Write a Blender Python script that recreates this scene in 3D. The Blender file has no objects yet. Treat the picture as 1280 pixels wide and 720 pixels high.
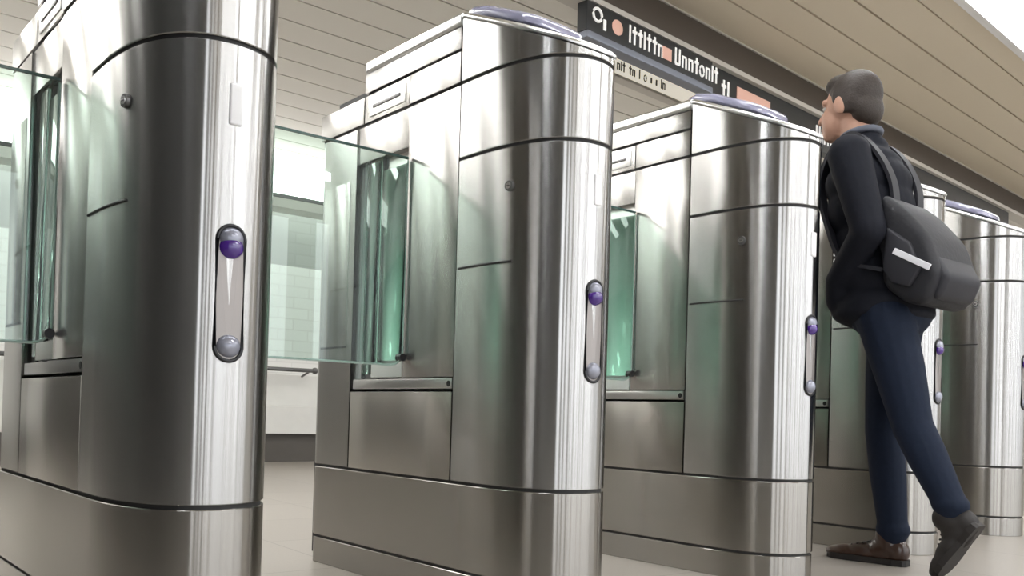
import bpy, bmesh, math, random
from mathutils import Vector, Matrix, Euler
random.seed(7)
S = bpy.context.scene
C = bpy.context.collection
R = math.radians

# ------------------------------------------------------------------ materials
def newmat(name):
    m = bpy.data.materials.new(name); m.use_nodes = True
    nt = m.node_tree; b = nt.nodes['Principled BSDF']
    return m, nt, b

def mat(name, col, rough=.5, metal=0, var=.06, scale=8, bump=0, bscale=60, emis=0, ecol=None, spec=.5, coat=0):
    m, nt, b = newmat(name); N = nt.nodes; L = nt.links
    tc = N.new('ShaderNodeTexCoord')
    nz = N.new('ShaderNodeTexNoise'); nz.inputs['Scale'].default_value = scale; nz.inputs['Detail'].default_value = 4
    L.new(tc.outputs['Object'], nz.inputs['Vector'])
    mx = N.new('ShaderNodeMix'); mx.data_type = 'RGBA'
    mx.inputs[6].default_value = (*[c*(1-var) for c in col], 1); mx.inputs[7].default_value = (*[min(1, c*(1+var)) for c in col], 1)
    L.new(nz.outputs['Fac'], mx.inputs[0]); L.new(mx.outputs[2], b.inputs['Base Color'])
    b.inputs['Roughness'].default_value = rough; b.inputs['Metallic'].default_value = metal
    b.inputs['Specular IOR Level'].default_value = spec; b.inputs['Coat Weight'].default_value = coat
    if bump:
        n2 = N.new('ShaderNodeTexNoise'); n2.inputs['Scale'].default_value = bscale; n2.inputs['Detail'].default_value = 3
        L.new(tc.outputs['Object'], n2.inputs['Vector'])
        bp = N.new('ShaderNodeBump'); bp.inputs['Strength'].default_value = bump; bp.inputs['Distance'].default_value = .004
        L.new(n2.outputs['Fac'], bp.inputs['Height']); L.new(bp.outputs['Normal'], b.inputs['Normal'])
    if emis:
        b.inputs['Emission Color'].default_value = (*(ecol or col), 1); b.inputs['Emission Strength'].default_value = emis
    return m

def steel(name, col=(.46, .455, .445), rough=.23, aniso=1.0):
    m, nt, b = newmat(name); N = nt.nodes; L = nt.links
    tc = N.new('ShaderNodeTexCoord')
    mp = N.new('ShaderNodeMapping'); mp.inputs['Scale'].default_value = (5, 5, 1500)
    L.new(tc.outputs['Object'], mp.inputs['Vector'])
    nz = N.new('ShaderNodeTexNoise'); nz.inputs['Scale'].default_value = 1; nz.inputs['Detail'].default_value = 2
    L.new(mp.outputs['Vector'], nz.inputs['Vector'])
    rp = N.new('ShaderNodeMapRange'); rp.inputs['To Min'].default_value = rough*.97; rp.inputs['To Max'].default_value = rough*1.03
    L.new(nz.outputs['Fac'], rp.inputs['Value']); L.new(rp.outputs['Result'], b.inputs['Roughness'])
    mx = N.new('ShaderNodeMix'); mx.data_type = 'RGBA'
    mx.inputs[6].default_value = (*[c*.99 for c in col], 1); mx.inputs[7].default_value = (*[c*1.01 for c in col], 1)
    L.new(nz.outputs['Fac'], mx.inputs[0]); L.new(mx.outputs[2], b.inputs['Base Color'])
    b.inputs['Metallic'].default_value = 1; b.inputs['Anisotropic'].default_value = aniso
    cx = N.new('ShaderNodeCombineXYZ'); cx.inputs[0].default_value = .031; cx.inputs[1].default_value = .047; cx.inputs[2].default_value = 1
    L.new(cx.outputs[0], b.inputs['Tangent'])
    return m

def glass(name, col, rough=0.0, ior=1.45):
    m, nt, b = newmat(name)
    N = nt.nodes; L = nt.links
    tc = N.new('ShaderNodeTexCoord'); nz = N.new('ShaderNodeTexNoise'); nz.inputs['Scale'].default_value = 2
    L.new(tc.outputs['Object'], nz.inputs['Vector'])
    mx = N.new('ShaderNodeMix'); mx.data_type = 'RGBA'
    mx.inputs[6].default_value = (*[c*.98 for c in col], 1); mx.inputs[7].default_value = (*col, 1)
    L.new(nz.outputs['Fac'], mx.inputs[0]); L.new(mx.outputs[2], b.inputs['Base Color'])
    b.inputs['Transmission Weight'].default_value = 1; b.inputs['IOR'].default_value = ior; b.inputs['Roughness'].default_value = rough
    return m

def emit(name, col, s):
    m, nt, b = newmat(name)
    b.inputs['Base Color'].default_value = (*[c*.8 for c in col], 1)
    b.inputs['Emission Color'].default_value = (*col, 1); b.inputs['Emission Strength'].default_value = s
    return m

def tile_mat(name, col, mortar, sx, sz, rough=.3):
    m, nt, b = newmat(name); N = nt.nodes; L = nt.links
    tc = N.new('ShaderNodeTexCoord')
    mp = N.new('ShaderNodeMapping'); mp.inputs['Rotation'].default_value = (R(90), 0, 0)
    L.new(tc.outputs['Object'], mp.inputs['Vector'])
    br = N.new('ShaderNodeTexBrick'); br.inputs['Scale'].default_value = 1
    br.inputs['Brick Width'].default_value = sx; br.inputs['Row Height'].default_value = sz
    br.inputs['Mortar Size'].default_value = .006; br.inputs['Mortar Smooth'].default_value = .2
    br.inputs['Color1'].default_value = (*col, 1); br.inputs['Color2'].default_value = (*[c*.95 for c in col], 1); br.inputs['Mortar'].default_value = (*mortar, 1)
    L.new(mp.outputs['Vector'], br.inputs['Vector']); L.new(br.outputs['Color'], b.inputs['Base Color'])
    b.inputs['Roughness'].default_value = rough
    return m

def floor_mat():
    m, nt, b = newmat('terrazzo'); N = nt.nodes; L = nt.links
    tc = N.new('ShaderNodeTexCoord')
    mp = N.new('ShaderNodeMapping'); mp.inputs['Rotation'].default_value = (0, 0, R(3))
    L.new(tc.outputs['Object'], mp.inputs['Vector'])
    br = N.new('ShaderNodeTexBrick'); br.offset = 0; br.inputs['Scale'].default_value = 1
    br.inputs['Brick Width'].default_value = .6; br.inputs['Row Height'].default_value = .6
    br.inputs['Mortar Size'].default_value = .003; br.inputs['Color1'].default_value = (.41, .378, .338, 1); br.inputs['Color2'].default_value = (.39, .358, .32, 1)
    br.inputs['Mortar'].default_value = (.28, .255, .23, 1)
    L.new(mp.outputs['Vector'], br.inputs['Vector'])
    nz = N.new('ShaderNodeTexNoise'); nz.inputs['Scale'].default_value = 130; nz.inputs['Detail'].default_value = 3
    L.new(tc.outputs['Object'], nz.inputs['Vector'])
    rp = N.new('ShaderNodeMapRange'); rp.inputs['To Min'].default_value = .88; rp.inputs['To Max'].default_value = 1.1
    L.new(nz.outputs['Fac'], rp.inputs['Value'])
    mx = N.new('ShaderNodeMix'); mx.data_type = 'RGBA'; mx.blend_type = 'MULTIPLY'; mx.inputs[0].default_value = 1
    L.new(br.outputs['Color'], mx.inputs[6]); L.new(rp.outputs['Result'], mx.inputs[7]); L.new(mx.outputs[2], b.inputs['Base Color'])
    b.inputs['Roughness'].default_value = .32
    return m

M = dict(
    steel=steel('brushed_steel'), steel_low=steel('brushed_steel_base', (.38, .365, .34), .24),
    panel=steel('brushed_steel_panel', (.46, .45, .435), .23, 1.0),
    polish=mat('polished_steel', (.72, .72, .72), .12, 1), satin=mat('satin_steel', (.70, .70, .69), .3, 1),
    core=mat('dark_gap', (.022, .022, .022), .6), gasket=mat('black_gasket', (.012, .012, .014), .35),
    glass=glass('green_tinted_glass', (.77, .925, .87)), glass2=glass('deep_green_glass', (.60, .82, .74), .03),
    edge=mat('glass_edge', (.62, .80, .74), .15, 0, coat=.5), edge_dark=mat('dark_glass_edge', (.05, .10, .09), .15, coat=.5),
    slotback=mat('taupe_slot', (.30, .275, .26), .3, .5), slotgrey=mat('blue_grey_dome', (.30, .31, .37), .18, .3),
    purple=mat('purple_lens', (.045, .012, .16), .08, 0, emis=.05, ecol=(.25, .06, .9), coat=1, var=.3, scale=60),
    white=mat('white_plastic', (.86, .86, .87), .3), screen=mat('violet_grey_screen', (.27, .27, .37), .16, 0, coat=.6, var=.2, scale=6),
    bracket=mat('pale_bracket', (.70, .74, .71), .35),
    ceil=mat('beige_ceiling_metal', (.68, .60, .47), .5, var=.03, scale=1.5), ceil2=mat('pale_ceiling_metal', (.74, .71, .65), .5, var=.03, scale=1.5),
    ceilgap=mat('dark_ceiling_gap', (.035, .028, .02), .8), bulk=mat('shaded_brown_bulkhead', (.075, .059, .046), .55, var=.08, scale=3),
    trim=mat('pale_trim', (.55, .52, .47), .4), wallg=mat('dark_grey_wall', (.03, .031, .03), .5),
    tile=tile_mat('white_tile', (.82, .82, .80), (.72, .72, .70), .30, .10), tileg=tile_mat('darker_tile', (.40, .405, .39), (.36, .365, .35), .30, .10),
    ledge=mat('white_ledge', (.74, .74, .71), .35), toe=mat('dark_recess', (.10, .09, .08), .6),
    rail=mat('dark_rail', (.14, .14, .14), .3, .8), floor=floor_mat(),
    tube=emit('lamp_tube', (.97, .985, 1), 24), tube2=emit('lamp_panel', (1, .985, .955), 22), cove=emit('cove_diffuser', (1, .99, .96), 4),
    lampbody=mat('lamp_housing', (.78, .78, .78), .35),
    signblack=mat('black_sign_face', (.018, .020, .022), .3), signbar=mat('blue_grey_sign_bar', (.20, .215, .26), .3, .4),
    signtxt=emit('lit_sign_text', (.85, .83, .80), .42), signpink=emit('lit_sign_orange', (.62, .36, .28), .38), cream=emit('lit_cream_sign', (.86, .81, .70), .62),
    signdark=mat('dark_letter', (.06, .055, .045), .5),
    skin=mat('skin', (.42, .235, .165), .5, var=.06, scale=20), hair=mat('dark_brown_hair', (.030, .021, .016), .6, var=.25, scale=90, bump=.4, bscale=160),
    jacket=mat('navy_jacket_cloth', (.0065, .0075, .013), .8, var=.2, scale=30, bump=.3, bscale=25, spec=.25),
    jeans=mat('dark_blue_denim', (.007, .0125, .028), .8, var=.2, scale=60, bump=.3, bscale=30, spec=.25),
    shoe=mat('brown_leather', (.038, .016, .009), .28, var=.15, scale=20, coat=.4), shoedark=mat('dark_rubber', (.014, .011, .010), .6),
    bag=mat('black_bag_cloth', (.0075, .0075, .0115), .65, var=.2, scale=40, bump=.3, bscale=60), bagpanel=mat('charcoal_bag_cloth', (.015, .015, .021), .6, var=.15, scale=40),
    reflect=mat('white_reflective_tape', (.80, .80, .84), .4), eye=mat('eye_white', (.7, .68, .65), .2), shirt=mat('grey_collar', (.10, .11, .14), .7),
)

# ------------------------------------------------------------------ helpers
def tag(o, label=None, cat=None, group=None, kind=None):
    if label: o['label'] = label
    if cat: o['category'] = cat
    if group: o['group'] = group
    if kind: o['kind'] = kind
    return o

def empty(name, loc, rz=0):
    o = bpy.data.objects.new(name, None); C.objects.link(o)
    o.location = loc; o.rotation_euler = (0, 0, rz); o.empty_display_size = .1
    return o

def link(name, bm, m, parent=None, off=(0, 0, 0), smooth=None):
    if any(off): bmesh.ops.translate(bm, verts=bm.verts, vec=Vector(off))
    bmesh.ops.recalc_face_normals(bm, faces=bm.faces)
    me = bpy.data.meshes.new(name); bm.to_mesh(me); bm.free()
    me.materials.append(M[m] if isinstance(m, str) else m)
    o = bpy.data.objects.new(name, me); C.objects.link(o)
    if smooth is not None:
        for p in me.polygons: p.use_smooth = True
        me.set_sharp_from_angle(angle=R(smooth))
    if parent: o.parent = parent
    return o

def box(bm, x0, x1, y0, y1, z0, z1, bev=0, seg=2):
    vs = [bm.verts.new((x, y, z)) for z in (z0, z1) for y in (y0, y1) for x in (x0, x1)]
    fs = [bm.faces.new([vs[i] for i in q]) for q in ((0, 2, 3, 1), (4, 5, 7, 6), (0, 1, 5, 4), (2, 6, 7, 3), (0, 4, 6, 2), (1, 3, 7, 5))]
    if bev:
        es = list({e for f in fs for e in f.edges})
        bmesh.ops.bevel(bm, geom=es, offset=bev, segments=seg, profile=.6, affect='EDGES')
    return bm
def B(*a, **k): return box(bmesh.new(), *a, **k)

def catmull(pts, n):
    out = []
    P = [Vector((*p, 0)) if len(p) == 2 else Vector(p) for p in pts]
    P = [P[0]*2-P[1]] + P + [P[-1]*2-P[-2]]
    for i in range(1, len(P)-2):
        a, b, c, d = P[i-1:i+3]
        for k in range(n):
            t = k/n
            out.append(.5*((2*b)+(c-a)*t+(2*a-5*b+4*c-d)*t*t+(3*b-a-3*c+d)*t**3))
    out.append(P[-2]); return out

W = .30
HALF = [(0, .004), (0, -.05), (.0005, -.10), (.004, -.155), (.012, -.21), (.026, -.26), (.047, -.302), (.076, -.334), (.111, -.353), (.15, -.360)]
_h = [(v.x, v.y) for v in catmull(HALF, 7)]
NOSE = _h + [(W-x, y) for x, y in reversed(_h[:-1])]
def rear_outline(y0):
    r = .035; pts = []
    pts.append((W, y0))
    for k in range(9):
        a = R(90*k/8); pts.append((W-r+r*math.cos(a), .775-r+r*math.sin(a)))
    for k in range(9):
        a = R(90+90*k/8); pts.append((r+r*math.cos(a), .775-r+r*math.sin(a)))
    pts.append((0, y0)); return pts
def sub(a, b, n): return [(a[0]+(b[0]-a[0])*k/n, a[1]+(b[1]-a[1])*k/n) for k in range(1, n)]
_ro = rear_outline(.3)
FULL = NOSE + sub(NOSE[-1], (W, .3), 4) + _ro + sub(_ro[-1], NOSE[0], 4)

def offset(poly, d):
    n = len(poly); out = []
    for i in range(n):
        a = Vector(poly[i-1]); b = Vector(poly[i]); c = Vector(poly[(i+1) % n])
        t1 = (b-a).normalized(); t2 = (c-b).normalized()
        n1 = Vector((t1.y, -t1.x)); n2 = Vector((t2.y, -t2.x))
        m = (n1+n2)
        if m.length < 1e-6: m = n1
        m.normalize(); k = max(.35, m.dot(n1))
        out.append((b.x-m.x*d/k*-1, b.y-m.y*d/k*-1))
    return out
# orientation: positive d must grow the outline
def area(p): return sum(p[i-1][0]*p[i][1]-p[i][0]*p[i-1][1] for i in range(len(p)))/2
def grow(poly, d): return offset(poly, d if area(poly) > 0 else -d)

def prism(bm, poly, z0, z1, bev=.0018):
    """closed prism with small bevelled rims; z0 / z1 are numbers or functions of y"""
    f0 = z0 if callable(z0) else (lambda x, y: z0)
    f1 = z1 if callable(z1) else (lambda x, y: z1)
    inn = grow(poly, -bev) if bev else poly
    rings = []
    def ring(pl, f, dz): return [bm.verts.new((x, y, f(x, y)+dz)) for x, y in pl]
    if bev: rings += [ring(inn, f0, 0), ring(poly, f0, bev), ring(poly, f1, -bev), ring(inn, f1, 0)]
    else: rings += [ring(poly, f0, 0), ring(poly, f1, 0)]
    n = len(poly)
    for a, b in zip(rings, rings[1:]):
        for i in range(n): bm.faces.new((a[i-1], a[i], b[i], b[i-1]))
    bm.faces.new(list(reversed(rings[0]))); bm.faces.new(rings[-1])
    return bm

def cyl(bm, p0, p1, r0, r1=None, n=20, caps=True):
    r1 = r0 if r1 is None else r1
    p0 = Vector(p0); p1 = Vector(p1); d = (p1-p0).normalized()
    q = d.to_track_quat('Z', 'Y')
    A = []; Bv = []
    for k in range(n):
        a = 2*math.pi*k/n; v = q @ Vector((math.cos(a), math.sin(a), 0))
        A.append(bm.verts.new(p0+v*r0)); Bv.append(bm.verts.new(p1+v*r1))
    for k in range(n): bm.faces.new((A[k-1], A[k], Bv[k], Bv[k-1]))
    if caps: bm.faces.new(list(reversed(A))); bm.faces.new(Bv)
    return bm

def tube(bm, pts, r, n=8, closed=False):
    pts = [Vector(p) for p in pts]; rings = []
    m = len(pts)
    for i, p in enumerate(pts):
        a = pts[i-1] if (i or closed) else pts[0]; b = pts[(i+1) % m] if (closed or i < m-1) else pts[-1]
        d = (b-a).normalized(); q = d.to_track_quat('Y', 'Z')
        rings.append([bm.verts.new(p+q @ Vector((math.cos(2*math.pi*k/n)*r, 0, math.sin(2*math.pi*k/n)*r))) for k in range(n)])
    for i in range(m if closed else m-1):
        a = rings[i]; b = rings[(i+1) % m]
        for k in range(n): bm.faces.new((a[k-1], a[k], b[k], b[k-1]))
    if not closed:
        bm.faces.new(rings[0]); bm.faces.new(list(reversed(rings[-1])))
    return bm

class Soup:
    def __init__(self): self.v = []; self.f = []
_SPH = {}
def sphere_data(u, v):
    if (u, v) not in _SPH:
        vs = [(0, 0, 1)]
        for i in range(1, v):
            a = math.pi*i/v
            vs += [(math.sin(a)*math.cos(2*math.pi*k/u), math.sin(a)*math.sin(2*math.pi*k/u), math.cos(a)) for k in range(u)]
        vs.append((0, 0, -1)); fs = []
        for k in range(u):
            n = (k+1) % u
            fs.append((0, 1+k, 1+n)); fs.append((len(vs)-1, 1+(v-2)*u+n, 1+(v-2)*u+k))
            for i in range(v-2): fs.append((1+i*u+k, 1+(i+1)*u+k, 1+(i+1)*u+n, 1+i*u+n))
        _SPH[(u, v)] = (vs, fs)
    return _SPH[(u, v)]
def ball(bm, c, r, rot=None, u=20, v=12, zmin=-1, zmax=1):
    if isinstance(bm, Soup):
        s = r if hasattr(r, '__len__') else (r, r, r)
        vs, fs = sphere_data(u, v); o = len(bm.v); c = Vector(c)
        if rot:
            m3 = Euler(rot).to_matrix() @ Matrix.Diagonal(s); bm.v += [tuple(c+m3 @ Vector(p)) for p in vs]
        else: bm.v += [(c.x+p[0]*s[0], c.y+p[1]*s[1], c.z+p[2]*s[2]) for p in vs]
        bm.f += [tuple(i+o for i in f) for f in fs]; return
    s = r if hasattr(r, '__len__') else (r, r, r)
    mt = Matrix.Translation(Vector(c)) @ (Euler(rot).to_matrix().to_4x4() if rot else Matrix.Identity(4)) @ Matrix.Diagonal((*s, 1))
    g = bmesh.ops.create_uvsphere(bm, u_segments=u, v_segments=v, radius=1, matrix=mt)
    return g

# ------------------------------------------------------------------ camera
cam_d = bpy.data.cameras.new('camera'); cam = bpy.data.objects.new('camera', cam_d); C.objects.link(cam)
cam_d.sensor_fit = 'HORIZONTAL'; cam_d.sensor_width = 36
cam_d.lens = 36*1138.7/1280
cam_d.shift_y = (500.5-360)/1280
cam.location = (-1.4113, -1.9248, .4986)
yaw, pit, rol = R(-39.92), R(.749), R(1.604)
fwd = Vector((-math.sin(yaw), math.cos(yaw), 0)); rgt = Vector((math.cos(yaw), math.sin(yaw), 0)); up = Vector((0, 0, 1))
f2 = math.cos(pit)*fwd+math.sin(pit)*up; u2 = math.cos(pit)*up-math.sin(pit)*fwd
r3 = math.cos(rol)*rgt+math.sin(rol)*u2; u3 = math.cos(rol)*u2-math.sin(rol)*rgt
mw = Matrix((r3, u3, -f2)).transposed().to_4x4(); mw.translation = cam.location
cam.matrix_world = mw
cam_d.clip_start = .02
S.camera = cam

# ------------------------------------------------------------------ setting
def struct(name, bm, m, off=(0, 0, 0)): return tag(link(name, bm, m, None, off), kind='structure')
CZ = 2.6-.014
X0, X1, Y0, Y1 = -1.95, 11.0, -6.0, 5.8
struct('floor', B(X0, X1, Y0, Y1, -.12, 0), 'floor')
def bulk_y(x): return .977+.067*x
# ceiling of long metal strips with dark gaps; lines run almost along the gate row
def strips(name, k, c_list, wid, m, y_of, ext):
    bm = bmesh.new()
    for c in c_list:
        a = []
        for x in (X0, X1 if k > .05 else max(X0+.1, min(X1, (c-1.06)/(.067-k)))):
            for yy in (c, c+wid): a.append((x, yy+k*x))
        g = [a[0], a[2], a[3], a[1]]
        lo = [bm.verts.new((x, y, CZ)) for x, y in g]; hi = [bm.verts.new((x, y, CZ+.03)) for x, y in g]
        bm.faces.new(list(reversed(lo))); bm.faces.new(hi)
        for i in range(4): bm.faces.new((lo[i-1], lo[i], hi[i], hi[i-1]))
    return struct(name, bm, m)
pitch = .2265
# right-hand (hall side) ceiling, from the bulkhead towards the viewer
front = [.977-.229-pitch*i+.006 for i in range(0, 26)]
front = [c for c in front]
lamp_lo, lamp_hi = -.42, -.088
fr = [c for c in front if c+pitch-.012 > lamp_hi+.0 or c < lamp_lo-.2]
strips('ceiling', .067, [c-.015 for c in front if c > lamp_hi-.02 or c+pitch < lamp_lo+.02], pitch-.012, 'ceil', None, None)
strips('ceiling_edge', .067, [-.084], .135, 'ceil', None, None)
strips('ceiling_edge_rear', .067, [.955], .03, 'ceil', None, None)
strips('ceiling_inner', .015, [1.10+.2575*i for i in range(0, 19) if 1.10+.2575*i < 5.9], .2575-.012, 'ceil2', None, None)
struct('ceiling_backing', B(X0, X1, Y0, Y1, CZ+.031, CZ+.10), 'ceilgap')
# bulkhead over the gates
def slanted(bm, xa, xb, d0, d1, z0, z1):
    g = [(xa, bulk_y(xa)+d0), (xb, bulk_y(xb)+d0), (xb, bulk_y(xb)+d1), (xa, bulk_y(xa)+d1)]
    lo = [bm.verts.new((x, y, z0)) for x, y in g]; hi = [bm.verts.new((x, y, z1)) for x, y in g]
    bm.faces.new(list(reversed(lo))); bm.faces.new(hi)
    for i in range(4): bm.faces.new((lo[i-1], lo[i], hi[i], hi[i-1]))
    return bm
struct('wall_bulkhead', slanted(bmesh.new(), X0, X1, 0, .10, 2.428, CZ+.03), 'bulk')  # faces away from the lights; its shade is put into the dark brown
struct('trim_1', slanted(bmesh.new(), X0, X1, -.012, .11, 2.402, 2.428), 'trim')
struct('trim_2', slanted(bmesh.new(), X0, X1, -.010, .004, CZ-.008, CZ+.01), 'trim')
# walls
struct('wall_far', B(X0, X1, Y1, Y1+.2, 0, 1.78), 'tile')
struct('wall_far_upper', B(X0, X1, Y1, Y1+.2, 1.78, 2.75), 'tileg')  # upper wall zone: same tile pattern in a darker grey
struct('wall_left_added', B(X0-.2, X0, -2.3, 1.7, 0, 2.75), 'wallg')  # unseen dark wall, added to darken the nearest gate's flank
struct('wall_left_header', B(X0-.2, X0, Y0, -2.3, 2.42, 2.75), 'ledge')  # unseen stretch left open, with dark uprights, to add streaks on the noses
struct('wall_left_sill', B(X0-.2, X0, Y0, -2.3, 0, .22), 'ledge')
struct('trim_20', B(X0-.2, X0, -3.2, -3.05, .22, 2.42, bev=.01), 'wallg')
struct('trim_21', B(X0-.2, X0, -4.3, -4.1, .22, 2.42, bev=.01), 'wallg')
struct('wall_left_added_lower', B(X0-.2, X0, 1.7, Y1, 0, 1.5), 'wallg')
struct('wall_left_added_upper', B(X0-.2, X0, 1.7, Y1, 1.5, 2.75), 'ledge')  # unseen too: dark below, pale above to shape the nearest flank's reflection
struct('wall_right', B(X1, X1+.2, Y0, Y1, 0, 2.75), 'ledge')
# unseen near side: solid at the left, daylight openings added to brighten gate noses
struct('wall_near', B(X0, -1.6, Y0-.2, Y0, 0, 2.75), 'wallg')
struct('wall_near_header', B(-1.6, X1, Y0-.2, Y0, 2.42, 2.75), 'ledge')
struct('wall_near_sill', B(-1.6, X1, Y0-.2, Y0, 0, .22), 'ledge')
for i, x in enumerate((-1.2, -.5, .35, 1.1, 1.9, 2.75, 3.7, 4.7, 5.8, 7.0, 8.4, 9.8)):
    wd = (.10, .22)[i % 2]
    struct('trim_%d' % (i+3), B(x, x+wd, Y0-.2, Y0, .22, 2.42, bev=.01), 'wallg')  # dark uprights added to put bands into the nose reflections
struct('floor_outside', B(X0-6, X1+8, Y0-14, Y0-.2, -.12, -.005), 'floor')
# ------------------------------------------------------------------ light fittings
def lamp(name, x0, x1, y0, y1, label, group, em='tube2', z=CZ):
    o = empty(name, ((x0+x1)/2, (y0+y1)/2, z)); tag(o, label, 'light', group)
    cx, cy = o.location.x, o.location.y
    link('housing', B(x0, x1, y0, y1, z-.012, z+.025, bev=.004), 'lampbody', o, (-cx, -cy, -z))
    link('diffuser', B(x0+.02, x1-.02, y0+.02, y1-.02, z-.020, z-.0122), em, o, (-cx, -cy, -z))
    return o
# trough that runs along the row above the gate noses (its edge shows in the top right corner)
tr = empty('light_trough', (3.4, .067*3.4-.25, CZ)); tag(tr, 'long white fluorescent light trough set in the beige ceiling, upper right corner', 'light')
tr.rotation_euler = (0, 0, math.atan(.067))
link('side_lip', B(-5.2, 7.4, .12, .165, -.02, .03, bev=.004), 'lampbody', tr)
link('side_lip', B(-5.2, 7.4, -.165, -.12, -.02, .03, bev=.004), 'lampbody', tr)
link('reflector', B(-5.2, 7.4, -.12, .12, .022, .03), 'lampbody', tr)
link('tube', B(-5.2, 7.4, .075, .115, -.008, .012, bev=.005), 'tube', tr)
link('tube', B(-5.2, 7.4, -.115, -.075, -.008, .012, bev=.005), 'tube', tr)
LI, GI = 'added fill light panel, out of view, in the pale ceiling above the gate aisles', 'added fill lights behind the bulkhead'
for x, y in ((-1.8, 1.45), (-.5, 1.45), (-1.85, 2.4), (-1.85, 3.3), (2.5, 2.7), (5.2, 2.7), (7.4, 2.7)):
    lamp('added_ceiling_light', x, x+1.0, y, y+.35, LI, GI)  # panels added out of view to brighten the interior
for x, y in ((.3, -1.9), (2.6, -1.9), (4.9, -1.9), (-.8, -3.4), (1.4, -3.4), (3.6, -3.4), (.2, -5.1), (2.2, -5.1), (4.4, -5.1)):
    lamp('added_ceiling_light', x, x+1.3, y, y+.3, 'added fill light panel, unseen, in the hall ceiling in front of the gates', 'added hall fill lights', 'tube')  # unseen panels added to brighten and streak the gate noses
# lit cove along the far wall
cv = empty('wall_light', (3.4, 5.1, 2.35)); tag(cv, 'glowing white light box along the top of the far tiled wall', 'light')
link('diffuser', B(-5.3, 7.3, -.06, .06, -.12, .23), 'cove', cv)
link('lip', B(-5.3, 7.3, -.10, .10, -.152, -.12, bev=.004), 'rail', cv)
link('ledge', B(-5.3, 7.3, -.10, .12, -.23, -.152, bev=.006), 'ledge', cv)
# low ledge and rail before the far wall
lg = empty('wall_bench', (3.0, 5.55, 0)); tag(lg, 'low white ledge along the foot of the far tiled wall', 'ledge')
link('back_panel', B(-4.9, 7, .10, .24, .50, .78, bev=.004), 'ledge', lg)
link('front_panel', B(-4.9, 7, 0, .24, .25, .50, bev=.008), 'ledge', lg)
link('toe_recess', B(-4.9, 7, .08, .24, 0, .25), 'toe', lg)
rl = empty('handrail', (2.45, 5.48, .82)); tag(rl, 'dark metal handrail in front of the far white tiled wall', 'handrail')
bm = bmesh.new(); cyl(bm, (-4.3, 0, 0), (.02, 0, 0), .018); link('rail', bm, 'rail', rl, smooth=40)
bm = bmesh.new(); ball(bm, (.02, 0, 0), .03); link('end_knob', bm, 'rail', rl, smooth=60)
bm = bmesh.new(); cyl(bm, (-.02, 0, 0), (-.02, .17, -.05), .010); link('bracket', bm, 'rail', rl, smooth=40)

# ------------------------------------------------------------------ signs
def letters(par, m, x, z, h, glyphs, d=.004, y=-.031):
    # unreadable lettering: short upright bars, bows and ticks standing for blurred characters
    w = h*.13
    for g in glyphs:
        bm = bmesh.new()
        if g == 'i': box(bm, x, x+w, y-d, y, z, z+h); x += w*2.2
        elif g == 't':
            box(bm, x+w, x+2*w, y-d, y, z, z+h); box(bm, x, x+3*w, y-d, y, z+h*.62, z+h*.78); x += w*4
        elif g == 'u':
            box(bm, x, x+w, y-d, y, z+w*.5, z+h); box(bm, x+3*w, x+4*w, y-d, y, z+w*.5, z+h); box(bm, x+w*.3, x+3.7*w, y-d, y, z, z+w); x += w*5.4
        elif g == 'n':
            box(bm, x, x+w, y-d, y, z, z+h*.7); box(bm, x+2.6*w, x+3.6*w, y-d, y, z, z+h*.62); box(bm, x, x+3.3*w, y-d, y, z+h*.6, z+h*.72); x += w*5
        elif g == 'o':
            tube(bm, [(x+2*w+1.7*w*math.cos(a*.5236), y, z+h*.36+h*.33*math.sin(a*.5236)) for a in range(12)], w*.5, 6, True); x += w*5
        elif g == 's': box(bm, x, x+w*1.6, y-d, y, z+h*.1, z+h*.7); x += w*3
        else:
            x += w*4; bm.free(); continue
        link('letter', bm, m, par)
sg = empty('hanging_sign', (1.95, bulk_y(1.95)-.0, 2.30)); sg.rotation_euler = (0, 0, math.atan(.067))
tag(sg, 'long black hanging sign with white lettering and a blue-grey lower bar below the bulkhead rail', 'sign')
link('panel', B(-.50, .50, -.03, .03, -.05, .085, bev=.003), 'signblack', sg)
link('lower_bar', B(-.50, .50, -.036, .036, -.085, -.052, bev=.006), 'signbar', sg)
bm = bmesh.new(); tube(bm, [(-.43+.030*math.cos(a*.5236), -.032, .035+.030*math.sin(a*.5236)) for a in range(12)], .007, 6, True); link('ring_symbol', bm, 'signtxt', sg)
link('arrow_mark', B(-.388, -.370, -.035, -.031, -.022, .028), 'signtxt', sg)
letters(sg, 'signtxt', -.20, -.022, .085, 'ittittn'); letters(sg, 'signtxt', .165, -.022, .085, 'unntonit')
bm = bmesh.new(); ball(bm, (-.285, -.031, .022), (.040, .004, .036)); link('round_badge', bm, 'signpink', sg)
link('square_badge', B(.055, .135, -.035, -.031, -.02, .04, bev=.001), 'signpink', sg)
for x in (-.4, .4):
    bm = bmesh.new(); cyl(bm, (x, 0, .085), (x, 0, .125), .009); link('hanger', bm, 'rail', sg)
s2 = empty('lit_sign', (2.66, 1.735, 2.485)); s2.rotation_euler = (0, 0, math.atan(.067))
tag(s2, 'cream lit sign with dark lettering hung behind the black hanging sign', 'sign')
link('panel', B(-.46, .46, -.03, .03, -.045, .06, bev=.003), 'cream', s2)
link('lower_trim', B(-.47, .47, -.034, .034, -.062, -.045, bev=.003), 'trim', s2)
letters(s2, 'signdark', -.40, -.02, .055, 's nit tn i o s s in')
for x in (-.4, .4):
    bm = bmesh.new(); cyl(bm, (x, 0, .06), (x, 0, CZ-2.485), .008); link('hanger', bm, 'rail', s2)
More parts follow.
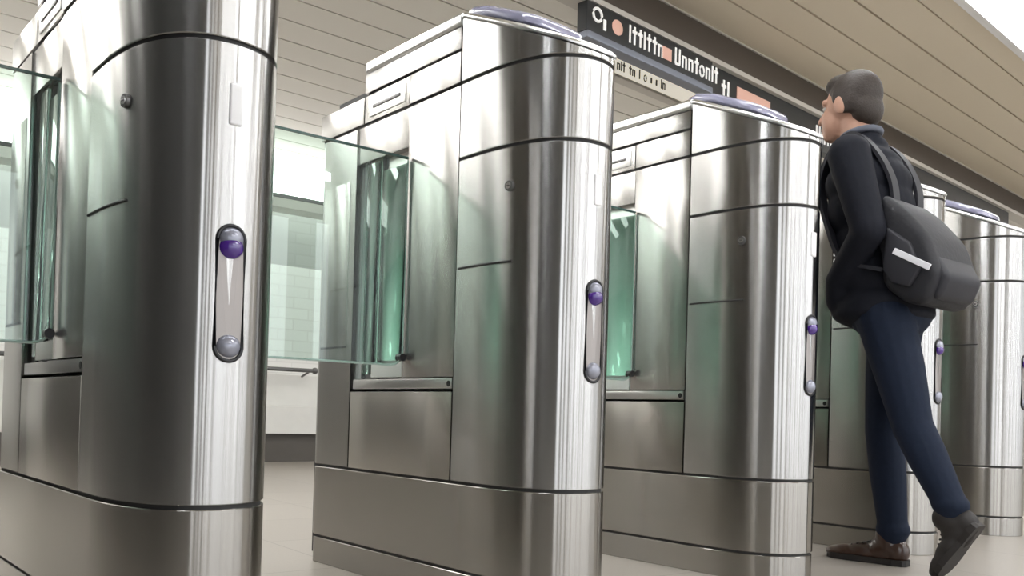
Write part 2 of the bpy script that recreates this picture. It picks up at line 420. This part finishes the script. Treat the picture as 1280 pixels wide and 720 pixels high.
# darker fascia sign further along the rail
s3 = empty('fascia_sign', (4.55, bulk_y(4.55)+.05, 2.30)); s3.rotation_euler = (0, 0, math.atan(.067))
tag(s3, 'black fascia sign under the rail beyond the lettered one, with pale and orange patches', 'sign')
link('panel', B(-2.05, 2.6, -.03, .03, -.10, .103, bev=.003), 'signblack', s3)
link('orange_patch', B(-1.80, -1.45, -.036, -.031, -.06, .05, bev=.001), 'signpink', s3)
letters(s3, 'signtxt', -1.95, -.06, .11, 'ti'); letters(s3, 'signtxt', -.9, -.05, .10, 'unti')

# ------------------------------------------------------------------ fare gate
ZP, ZL, Z2, Z1, Z0, ZS, ZT = .085, .312, 1.158, 1.361, 1.451, 1.515, 1.548
G = .004   # half groove
def cap_top(x, y):
    yy = min(0, y)
    return ZT-.016 + .43*yy + .10*yy*yy*0
def contour_x(y):   # left side of the nose at depth y
    for (xa, ya), (xb, yb) in zip(_h, _h[1:]):
        if yb <= y <= ya: return xa+(xb-xa)*(ya-y)/(ya-yb), Vector((-(ya-yb), -(xb-xa), 0)).normalized()
    return 0, Vector((-1, 0, 0))

def make_gate():
    g = empty('fare_gate', (0, 0, 0)); O = (-.15, -.20, 0)
    def L(name, bm, m, par=None, smooth=35): return link(name, bm, m, par or g, O, smooth)
    L('plinth', prism(bmesh.new(), grow(FULL, -.002), 0, ZP-G, .0015), 'steel_low')
    L('base_band', prism(bmesh.new(), FULL, ZP+G, ZL-G), 'steel_low')
    core = grow(FULL, -.007)
    bm = prism(bmesh.new(), grow(NOSE+[(W, .02), (0, .02)], -.006), .02, Z1+.01, 0)
    box(bm, .06, W-.06, .0, .765, .02, 1.50); box(bm, .007, W-.007, .0, .765, .03, ZL+.012); box(bm, .007, W-.007, .0, .765, Z1-.015, Z1+.012)
    box(bm, .007, W-.007, .0, .49, Z0-.012, Z0+.012); box(bm, .007, W-.007, .008, .49, Z0+.02, ZS+.01)
    L('inner_core', bm, 'core', smooth=None)
    ns = L('nose_shell', prism(bmesh.new(), NOSE, ZL+G, Z2-G), 'steel')
    L('nose_collar', prism(bmesh.new(), NOSE, Z2+G, Z1-G), 'steel')
    L('nose_cap', prism(bmesh.new(), NOSE, Z1+G, cap_top), 'steel')
    # rounded sloping lid over the nose and flat lid over the head
    rim = NOSE
    bm = bmesh.new(); n = len(rim); rings = []
    for d, dz in ((-.004, .0005), (.003, .002), (.005, .007), (.003, .012), (-.003, .0155), (-.012, .017)):
        rings.append([bm.verts.new((x, y, cap_top(x, y)+dz)) for x, y in grow(rim, d)])
    for a, b in zip(rings, rings[1:]):
        for i in range(n): bm.faces.new((a[i-1], a[i], b[i], b[i-1]))
    bm.faces.new(list(reversed(rings[0]))); bm.faces.new(rings[-1])
    L('nose_lid', bm, 'satin', smooth=60)
    L('head_lid', B(-.003, W+.003, .006, .502, ZS+.002, ZT+.004, bev=.010, seg=3), 'satin', smooth=60)
    L('head_block', B(0, W, .010, .500, Z0+G, ZS-.002, bev=.002), 'panel')
    bm = bmesh.new(); box(bm, 0, W, .010, .252, Z1+G, Z0-G, bev=.0015)
    L('head_band', bm, 'panel')
    L('reader_band', B(.002, W-.002, .257, .500, Z1+G, Z0-G, bev=.0015), 'panel')
    L('tail_band', B(.001, W-.001, .506, .775, Z1+G, Z0-G, bev=.003), 'panel')
    for s in (0, 1):
        fx = (lambda v: v) if s == 0 else (lambda v: W-v)
        def SB(x0, x1, *a, **k):
            p, q = sorted((fx(x0), fx(x1))); return B(p, q, *a, **k)
        pl = L('label_plate', SB(-.001, .004, .275, .47, Z1+.018, Z0-.016, bev=.001), 'satin')
        L('slot_bar', SB(-.004, .001, .30, .45, Z1+.040, Z1+.050, bev=.0015), 'rail', pl)
        L('lower_side_panel', SB(0, .06, .010, .535, ZL+G, .548, bev=.0015), 'steel_low')
        L('sill', SB(.004, .06, .016, .530, .556, .585, bev=.003), 'satin')
        bm = bmesh.new(); cyl(bm, (fx(.003), .030, .570), (fx(.010), .030, .570), .008); L('sill_screw', bm, 'gasket')
        L('front_bay_panel', SB(.002, .06, .010, .252, .588, Z1-G, bev=.0015), 'panel')
        bp = L('bay_back', SB(.030, .06, .254, .541, .588, Z1-G), 'satin')
        L('bay_mullion', SB(.020, .030, .500, .508, .588, Z1-G), 'rail', bp)
        L('bay_mullion', SB(.020, .030, .415, .421, .588, Z1-G), 'rail', bp)
        L('bay_header', SB(.004, .032, .254, .541, 1.245, Z1-G, bev=.003), 'panel', bp)
        L('retracted_glass', SB(.012, .020, .262, .41, .64, 1.205, bev=.002), 'glass2')
        L('retracted_glass', SB(.012, .020, .425, .495, .60, 1.24, bev=.002), 'glass2')
        L('glass_bracket', SB(.006, .031, .262, .43, .590, .632, bev=.003), 'bracket')
        sp = L('service_panel', SB(-.0012, .004, .575, .735, .690, 1.200, bev=.0015), 'panel')
        L('panel_seam', SB(-.0016, .003, .575, .735, .684, .6895), 'core', sp)
    # rear column with rounded corners
    rc = [(W, .541)]+rear_outline(.541)[1:-1]+[(0, .541)]
    L('rear_column', prism(bmesh.new(), rc, ZL+G, Z1-G), 'panel')
    # panel slit beside the seam
    for s in (0, 1):
        bm = bmesh.new(); pts = []
        for k in range(13):
            y = -.004-.204*k/12; x, nn = contour_x(y)
            p = Vector((x, y, .870))+nn*.0001
            if s: p.x = W-p.x
            pts.append(p)
        tube(bm, pts, .0032, 6); L('panel_slit', bm, 'core')
    # lock on the near flank
    x, nn = contour_x(-.196); c = Vector((x, -.196, 1.056))
    bm = bmesh.new(); cyl(bm, c-nn*.004, c+nn*.006, .0145, .0125, 24); lk = L('lock', bm, 'rail', smooth=40)
    bm = bmesh.new(); cyl(bm, c+nn*.004, c+nn*.0075, .0085, .008, 20); L('key_cylinder', bm, 'polish', lk, smooth=40)
    bm = bmesh.new(); t = nn.cross(Vector((0, 0, 1)))
    cyl(bm, c+nn*.0076-t*.005, c+nn*.0076+t*.005, .0012, n=6); L('keyhole', bm, 'gasket', lk)
    # scanner slot on the nose front
    cx_, ny = .152, -.360; hw = .026; za, zb = .603, .797
    cap = [(cx_+hw*math.cos(R(a)), zb+hw*math.sin(R(a))) for a in range(0, 181, 15)]+[(cx_+hw*math.cos(R(a)), za+hw*math.sin(R(a))) for a in range(180, 361, 15)]
    def nose_y(x): 
        x = min(x, W-x)
        for (xa, ya), (xb, yb) in zip(_h, _h[1:]):
            if xa <= x <= xb and xb > xa: return ya+(yb-ya)*(x-xa)/(xb-xa)
        return ny
    bm = bmesh.new(); fr_ = [bm.verts.new((x, nose_y(x)-.0015, z)) for x, z in cap]; bk = [bm.verts.new((x, nose_y(x)+.012, z)) for x, z in cap]
    bm.faces.new(fr_); bm.faces.new(list(reversed(bk)))
    for i in range(len(cap)): bm.faces.new((fr_[i-1], fr_[i], bk[i], bk[i-1]))
    sc = L('scanner_slot', bm, 'slotback', smooth=None)
    bm = bmesh.new(); tube(bm, [(x, nose_y(x)-.001, z) for x, z in cap], .0038, 8, True); L('slot_rim', bm, 'gasket', sc, 60)
    bm = bmesh.new(); ball(bm, (cx_, ny+.006, zb+.002), (.0235, .020, .022)); L('upper_dome', bm, 'slotgrey', sc, 60)
    bm = bmesh.new(); ball(bm, (cx_, ny+.004, zb-.014), (.023, .021, .021)); L('lens', bm, 'purple', sc, 60)
    bm = bmesh.new(); ball(bm, (cx_, ny+.006, za+.001), (.0235, .020, .022)); L('lower_dome', bm, 'slotgrey', sc, 60)
    bm = bmesh.new(); box(bm, cx_-.013, cx_+.013, nose_y(cx_)-.003, nose_y(cx_)+.01, 1.005, 1.082, bev=.005, seg=3); L('indicator_window', bm, 'white', smooth=50)
    # card reader housing on the sloping lid
    rp = [(.055, -.170), (.095, -.205), (.205, -.205), (.245, -.170), (.245, .07), (.055, .07)]
    rp = [(v.x, v.y) for v in catmull(rp+[rp[0]], 4)][:-1]
    base = lambda x, y: cap_top(x, y)+.0165
    L('reader_gasket', prism(bmesh.new(), grow(rp, .004), base, lambda x, y: base(x, y)+.006, .001), 'gasket')
    rh = L('reader_housing', prism(bmesh.new(), rp, lambda x, y: base(x, y)+.006, lambda x, y: base(x, y)+.036, .008), 'screen', smooth=50)
    L('reader_screen', prism(bmesh.new(), grow(rp, -.020), lambda x, y: base(x, y)+.036, lambda x, y: base(x, y)+.039, .001), 'slotgrey', rh)
    return g

def leaf(parent, xl):
    """glass leaf that closes the lane on the near side of a gate"""
    O = (-.15, -.20, 0); y = .247; z0, z1 = .622, 1.206; r = .040; xr = -.003
    pts = [(xl, z0), (xr-r, z0)]+[(xr-r+r*math.sin(R(a)), z0+r-r*math.cos(R(a))) for a in range(10, 91, 10)]+[(xr, z1-.004), (xr-.004, z1), (xl, z1)]
    bm = bmesh.new(); a = [bm.verts.new((x, y-.005, z)) for x, z in pts]; b = [bm.verts.new((x, y+.005, z)) for x, z in pts]
    bm.faces.new(a); bm.faces.new(list(reversed(b)))
    for i in range(len(pts)): bm.faces.new((a[i-1], b[i-1], b[i], a[i]))
    gl = link('glass_leaf', bm, 'glass', parent, O)
    bm = bmesh.new(); e = [(x, y, z) for x, z in pts[:-2]]
    tube(bm, e, .0036, 6); link('polished_edge', bm, 'edge', gl, O, 60)
    bm = bmesh.new(); box(bm, xl, xr, y-.0055, y+.0055, z1-.0005, z1+.006, bev=.001); link('top_edge', bm, 'edge_dark', gl, O)
    bm = bmesh.new(); cyl(bm, (xr-.006, y-.014, z0+.022), (xr-.006, y+.014, z0+.022), .011); link('pivot', bm, 'gasket', gl, O, 40)
    return gl

def kids(o): return [c for c in bpy.data.objects if c.parent == o]
def copy_tree(o, parent=None):
    c = o.copy(); C.objects.link(c)
    if parent: c.parent = parent
    for ch in kids(o): copy_tree(ch, c)
    return c
GROUP = 'brushed steel fare gates in the row'
gate = make_gate()
P = .945
spots = [(-P+.0445, .0317, 'large brushed steel fare gate at the left edge, nearest to the viewer'),
         (0, 0, 'brushed steel fare gate second from the left, its whole flank and glass leaf in view'),
         (P, 0, 'brushed steel fare gate in the middle of the row, just left of the walking person'),
         (2*P+.03, .06, 'brushed steel fare gate mostly hidden behind the walking person'),
         (3*P+.055, .12, 'small brushed steel fare gate at the right edge, farthest in the row')]
gates = [gate]+[copy_tree(gate) for _ in spots[1:]]
for i, (o, (x, y, lb)) in enumerate(zip(gates, spots)):
    o.location = (x+.15, y+.20, 0); tag(o, lb, 'fare gate', GROUP)
    leaf(o, -.60 if i != 3 else -.03)

# ------------------------------------------------------------------ the walking person
def chain(bm, segs, step=.35):
    for p0, r0, p1, r1 in segs:
        p0 = Vector(p0); p1 = Vector(p1); L_ = (p1-p0).length
        n = max(2, int(L_/(min(r0, r1)*step))+1)
        for k in range(n+1):
            t = k/n; ball(bm, p0.lerp(p1, t), r0+(r1-r0)*t, u=14, v=9)
def fuse(name, bm, m, parent, off, vox, sm=6, dec=None):
    me = bpy.data.meshes.new(name+'_raw'); me.from_pydata([(a+off[0], b+off[1], c+off[2]) for a, b, c in bm.v], [], bm.f)
    t = bpy.data.objects.new(name+'_raw', me); C.objects.link(t)
    md = t.modifiers.new('r', 'REMESH'); md.mode = 'VOXEL'; md.voxel_size = vox
    s = t.modifiers.new('s', 'SMOOTH'); s.iterations = sm; s.factor = .5
    dg = bpy.context.evaluated_depsgraph_get()
    me2 = bpy.data.meshes.new_from_object(t.evaluated_get(dg)); me2.name = name
    bpy.data.objects.remove(t); bpy.data.meshes.remove(me)
    me2.materials.clear(); me2.materials.append(M[m])
    for p in me2.polygons: p.use_smooth = True
    o = bpy.data.objects.new(name, me2); C.objects.link(o); o.parent = parent
    return o

PX, PY = 1.60, -.36
man = empty('person', (PX, PY, 0))
tag(man, 'person in a dark jacket and dark blue jeans walking between the gates with a backpack', 'person')
OF = (-PX, -PY, 0)
# joints (world)
hipR, kneR, ankR = (1.685, -.325, .87), (1.685, -.29, .47), (1.687, -.335, .085)
hipL, kneL, ankL = (1.525, -.37, .87), (1.540, -.465, .49), (1.548, -.605, .215)
pel, wst, chs, nck, hd = (1.605, -.34, .90), (1.605, -.325, 1.08), (1.605, -.285, 1.31), (1.605, -.235, 1.475), (1.605, -.175, 1.625)
shR, elR, waR = (1.775, -.25, 1.405), (1.825, -.13, 1.185), (1.842, .01, 1.375)
shL, elL, waL = (1.435, -.275, 1.405), (1.395, -.375, 1.130), (1.475, -.225, .985)
def finger(bm, p, dirs, r):
    p = Vector(p)
    for d, l in dirs:
        q = p+Vector(d).normalized()*l; chain(bm, [(p, r, q, r*.92)], .5); p = q; r *= .93
def hand(bm, w, fw, side, curl):
    """palm from wrist w along fw; side = thumb direction; curl = towards the palm"""
    w = Vector(w); fw = Vector(fw).normalized(); side = (Vector(side)-fw*Vector(side).dot(fw)).normalized(); pn = fw.cross(side).normalized()
    if pn.dot(Vector(curl)) < 0: pn = -pn
    for k in range(4):
        a = w+side*(.027-.018*k)*.55; b = w+fw*(.082-.004*k)+side*(.029-.019*k)
        chain(bm, [(a, .015, b, .0115)], .4)
        ln = (.042, .047, .043, .033)[k]
        finger(bm, b, [(fw+pn*.25, ln), (fw+pn*.7, ln*.62), (fw+pn*1.1, ln*.5)], .0088-.0006*k)
    a = w+fw*.022+side*.018; finger(bm, a, [(fw*.8+side+pn*.15, .042), (fw+side*.45+pn*.35, .034), (fw+side*.1+pn*.5, .026)], .0105)
bm = Soup()
# head: skull, face, jaw, nose, ears, neck
tilt = (R(-8), 0, 0)
ball(bm, (1.605, -.185, 1.648), (.076, .094, .098), tilt, 24, 16)
ball(bm, (1.605, -.135, 1.590), (.058, .062, .078), tilt, 24, 16)
ball(bm, (1.605, -.105, 1.545), (.032, .030, .026)); ball(bm, (1.605, -.112, 1.572), (.040, .036, .030))
chain(bm, [((1.605, -.088, 1.640), .011, (1.605, -.062, 1.602), .0135)], .4)
for s in (-1, 1):
    ball(bm, (1.605+s*.012, -.070, 1.600), (.010, .012, .008))
    ball(bm, (1.605+s*.078, -.180, 1.622), (.010, .022, .034), (R(-12), 0, 0))
    chain(bm, [((1.605+s*.014, -.089, 1.655), .012, (1.605+s*.048, -.105, 1.655), .012)], .5)
ball(bm, (1.605, -.079, 1.570), (.024, .012, .006)); ball(bm, (1.605, -.081, 1.560), (.020, .012, .007))
chain(bm, [((1.605, -.245, 1.44), .060, (1.605, -.19, 1.575), .056)])
# torso and limbs
chain(bm, [(pel, .10, wst, .085), (wst, .085, chs, .085), (chs, .085, nck, .055)])
for hp, kn, an in ((hipR, kneR, ankR), (hipL, kneL, ankL)): chain(bm, [(pel, .085, hp, .08), (hp, .075, kn, .05), (kn, .048, an, .032)])
for sh, el, wa in ((shR, elR, waR), (shL, elL, waL)): chain(bm, [(chs, .07, sh, .055), (sh, .048, el, .037), (el, .036, wa, .024)])
chain(bm, [(ankR, .034, (1.688, -.29, .060), .026), (ankL, .032, (1.549, -.600, .165), .024)])
hand(bm, waR, (.14, .75, .65), (-.5, 0, .6), (.8, 0, -.5))
hand(bm, waL, (.50, .15, -.85), (.2, .9, .2), (1, 0, 0))
body = fuse('body', bm, 'skin', man, OF, .0042, 4)
# eyes
for s in (-1, 1):
    e = bmesh.new(); ball(e, (1.605+s*.031, -.098, 1.637), (.0125, .010, .008)); ey = link('eye', e, 'eye', man, OF, 60)
    e = bmesh.new(); ball(e, (1.605+s*.031, -.0895, 1.637), (.0055, .003, .0055)); link('iris', e, 'gasket', ey, OF, 60)
# hair
bm = Soup(); ball(bm, (1.605, -.198, 1.668), (.083, .096, .094), tilt, 24, 16); ball(bm, (1.605, -.240, 1.612), (.070, .056, .066), tilt)
ball(bm, (1.605, -.135, 1.722), (.060, .050, .030), (R(-25), 0, 0))
for s in (-1, 1): ball(bm, (1.605+s*.068, -.205, 1.640), (.016, .040, .050)); ball(bm, (1.605+s*.070, -.160, 1.660), (.010, .014, .028))
fuse('hair', bm, 'hair', man, OF, .006, 3)
# jacket
bm = Soup()
for c, r, ro in (((1.605, -.325, .900), (.178, .165, .085), 0), ((1.605, -.310, 1.00), (.172, .152, .12), 0), ((1.605, -.295, 1.12), (.168, .140, .14), 0), ((1.605, -.27, 1.24), (.182, .138, .14), 0), ((1.605, -.258, 1.33), (.190, .134, .11), 0), ((1.605, -.255, 1.405), (.165, .098, .065), 0)):
    ball(bm, c, r, (R(-6), 0, 0), 24, 16)
ball(bm, (1.605, -.320, .875), (.178, .168, .055), None, 24, 16)
chain(bm, [((1.53, -.255, 1.435), .060, shL, .070), ((1.68, -.245, 1.435), .060, shR, .070)])
chain(bm, [(shL, .072, elL, .058), (elL, .057, waL, .046), (waL, .046, (1.515, -.215, .925), .056), (shR, .070, elR, .056), (elR, .055, Vector(elR).lerp(Vector(waR), .88), .040)])
chain(bm, [((1.605, -.245, 1.445), .080, (1.605, -.222, 1.492), .068)])
jk = fuse('jacket', bm, 'jacket', man, OF, .008, 5)
bm = bmesh.new(); tube(bm, [(1.605+.066*math.cos(a*.3927), -.222+.064*math.sin(a*.3927), 1.520+.012*math.sin(a*.3927+math.pi)) for a in range(16)], .012, 8, True)
link('collar', bm, 'shirt', jk, OF, 60)
# jeans
bm = Soup()
ball(bm, (1.605, -.345, .875), (.158, .132, .10), None, 24, 16)
for hp, kn, an in ((hipR, kneR, ankR), (hipL, kneL, ankL)):
    hp, kn, an = Vector(hp), Vector(kn), Vector(an)
    chain(bm, [(hp+Vector((0, 0, -.02)), .096, hp.lerp(kn, .5), .084), (hp.lerp(kn, .5), .084, kn, .066), (kn, .066, kn.lerp(an, .35), .064), (kn.lerp(an, .35), .064, kn.lerp(an, .93), .050)])
    ball(bm, kn.lerp(an, .90), (.056, .060, .040))
fuse('jeans', bm, 'jeans', man, OF, .008, 4)
# shoes
def shoe(heel, toe, name, m, flex=0):
    h = Vector(heel); t = Vector(toe); d = (t-h).normalized(); up_ = Vector((1, 0, 0)).cross(d); up_ = up_ if up_.z > 0 else -up_
    x = d.cross(up_)
    bm = Soup()
    q = Matrix((x, d, up_)).transposed().to_euler()
    Lh = (t-h).length
    for f, w, hh, l, u in ((.14, .037, .050, .045, .048), (.30, .040, .050, .060, .044), (.55, .046, .032, .070, .034), (.76, .048, .026, .062, .028), (.88, .042, .022, .045, .024)):
        ball(bm, h+d*(Lh*f)+up_*u, (w, l, hh), q, 20, 12)
    chain(bm, [(h+d*(Lh*.22)+up_*.06, .042, h+d*(Lh*.25)+up_*.10, .044)])
    o = fuse(name, bm, m, man, OF, .006, 3)
    bm = bmesh.new()
    out = []
    for f, w in ((0, .018), (.03, .032), (.15, .038), (.35, .037), (.6, .047), (.78, .050), (.92, .040), (1.0, .018)):
        out.append((f, w))
    top = [h+d*(Lh*f)+x*w for f, w in out]+[h+d*(Lh*f)-x*w for f, w in reversed(out)]
    a = [bm.verts.new(p+up_*.001) for p in top]; b = [bm.verts.new(p+up_*.022) for p in top]
    bm.faces.new(a); bm.faces.new(list(reversed(b)))
    for i in range(len(top)): bm.faces.new((a[i-1], a[i], b[i], b[i-1]))
    link('sole', bm, 'shoedark', o, OF)
    bm = bmesh.new()
    for k in range(4):
        c = h+d*(Lh*(.46+.07*k))+up_*(.074-.006*k); cyl(bm, c-x*.022, c+x*.022, .0035, n=8)
    link('laces', bm, 'shoedark', o, OF)
    return o
shoe((1.692, -.385, .0), (1.672, -.095, .0), 'shoe', 'shoe')
sl = shoe((1.550, -.690, .185), (1.552, -.565, .006), 'shoe', 'shoedark')

# ------------------------------------------------------------------ backpack (hangs on the back, a thing of its own)
bk = empty('backpack', (1.605, -.54, 1.05)); OB = (-1.605, .54, -1.05)
tag(bk, 'black backpack with a white reflective stripe hanging low on the walking person', 'backpack')
def slab(poly, x0, x1, bev, seg=4):
    poly = [(y+.035, z-.012) for y, z in poly]
    bm = bmesh.new(); a = [bm.verts.new((x0, y, z)) for y, z in poly]; b = [bm.verts.new((x1, y, z)) for y, z in poly]
    bm.faces.new(a); bm.faces.new(list(reversed(b)))
    for i in range(len(poly)): bm.faces.new((a[i-1], a[i], b[i], b[i-1]))
    bmesh.ops.bevel(bm, geom=bm.edges[:], offset=bev, segments=seg, profile=.5, affect='EDGES')
    return bm
body_poly = [(-.425, 1.275), (-.50, 1.215), (-.585, 1.115), (-.630, .985), (-.590, .890), (-.52, .895), (-.44, .960), (-.425, 1.12)]
link('main_bag', slab(body_poly, 1.425, 1.735, .030), 'bag', bk, OB, 50)
pk = slab([(-.55, 1.130), (-.605, 1.05), (-.650, .98), (-.615, .905), (-.56, .915), (-.52, 1.02)], 1.455, 1.705, .02)
link('front_pocket', pk, 'bagpanel', bk, OB, 50)
sd = slab([(-.45, 1.01), (-.46, 1.15), (-.54, 1.09), (-.575, 1.0), (-.54, .945), (-.48, .965)], 1.410, 1.432, .008, 2)
link('side_pocket', sd, 'bagpanel', bk, OB, 50)
st = bmesh.new(); box(st, -.0035, .0035, -.068, .068, -.010, .010, bev=.002)
bmesh.ops.rotate(st, verts=st.verts, cent=(0, 0, 0), matrix=Matrix.Rotation(R(29), 3, 'X'))
bmesh.ops.translate(st, verts=st.verts, vec=(1.408, -.515, 1.022))
link('reflective_stripe', st, 'reflect', bk, OB)
for s in (-1, 1):
    pts = [(1.605+s*.08, -.400, 1.22), (1.605+s*.09, -.388, 1.32), (1.605+s*.10, -.335, 1.425), (1.605+s*.105, -.255, 1.497), (1.605+s*.108, -.172, 1.44), (1.605+s*.112, -.140, 1.32), (1.605+s*.128, -.182, 1.18), (1.605+s*.166, -.265, 1.05), (1.605+s*.160, -.41, 1.0)]
    cp = catmull(pts, 6); bm = bmesh.new(); rows = []
    for i, p in enumerate(cp):
        a = cp[max(0, i-1)]; b = cp[min(len(cp)-1, i+1)]; d = (b-a).normalized()
        xx = Vector((1, 0, 0)); nn = d.cross(xx).normalized()
        rows.append([bm.verts.new(p+xx*u*.022+nn*w*.006) for u, w in ((-1, -1), (1, -1), (1, 1), (-1, 1))])
    for a, b in zip(rows, rows[1:]):
        for k in range(4): bm.faces.new((a[k-1], a[k], b[k], b[k-1]))
    bm.faces.new(rows[0]); bm.faces.new(rows[-1][::-1])
    link('shoulder_strap', bm, 'bagpanel', bk, OB, 50)

# ------------------------------------------------------------------ world and colour
w = bpy.data.worlds.new('world'); S.world = w; w.use_nodes = True
w.node_tree.nodes['Background'].inputs[0].default_value = (.93, .96, 1, 1); w.node_tree.nodes['Background'].inputs[1].default_value = 3.2
S.view_settings.view_transform = 'Standard'; S.view_settings.look = 'None'; S.view_settings.gamma = 1
S.view_settings.use_curve_mapping = False; S.view_settings.exposure = 0
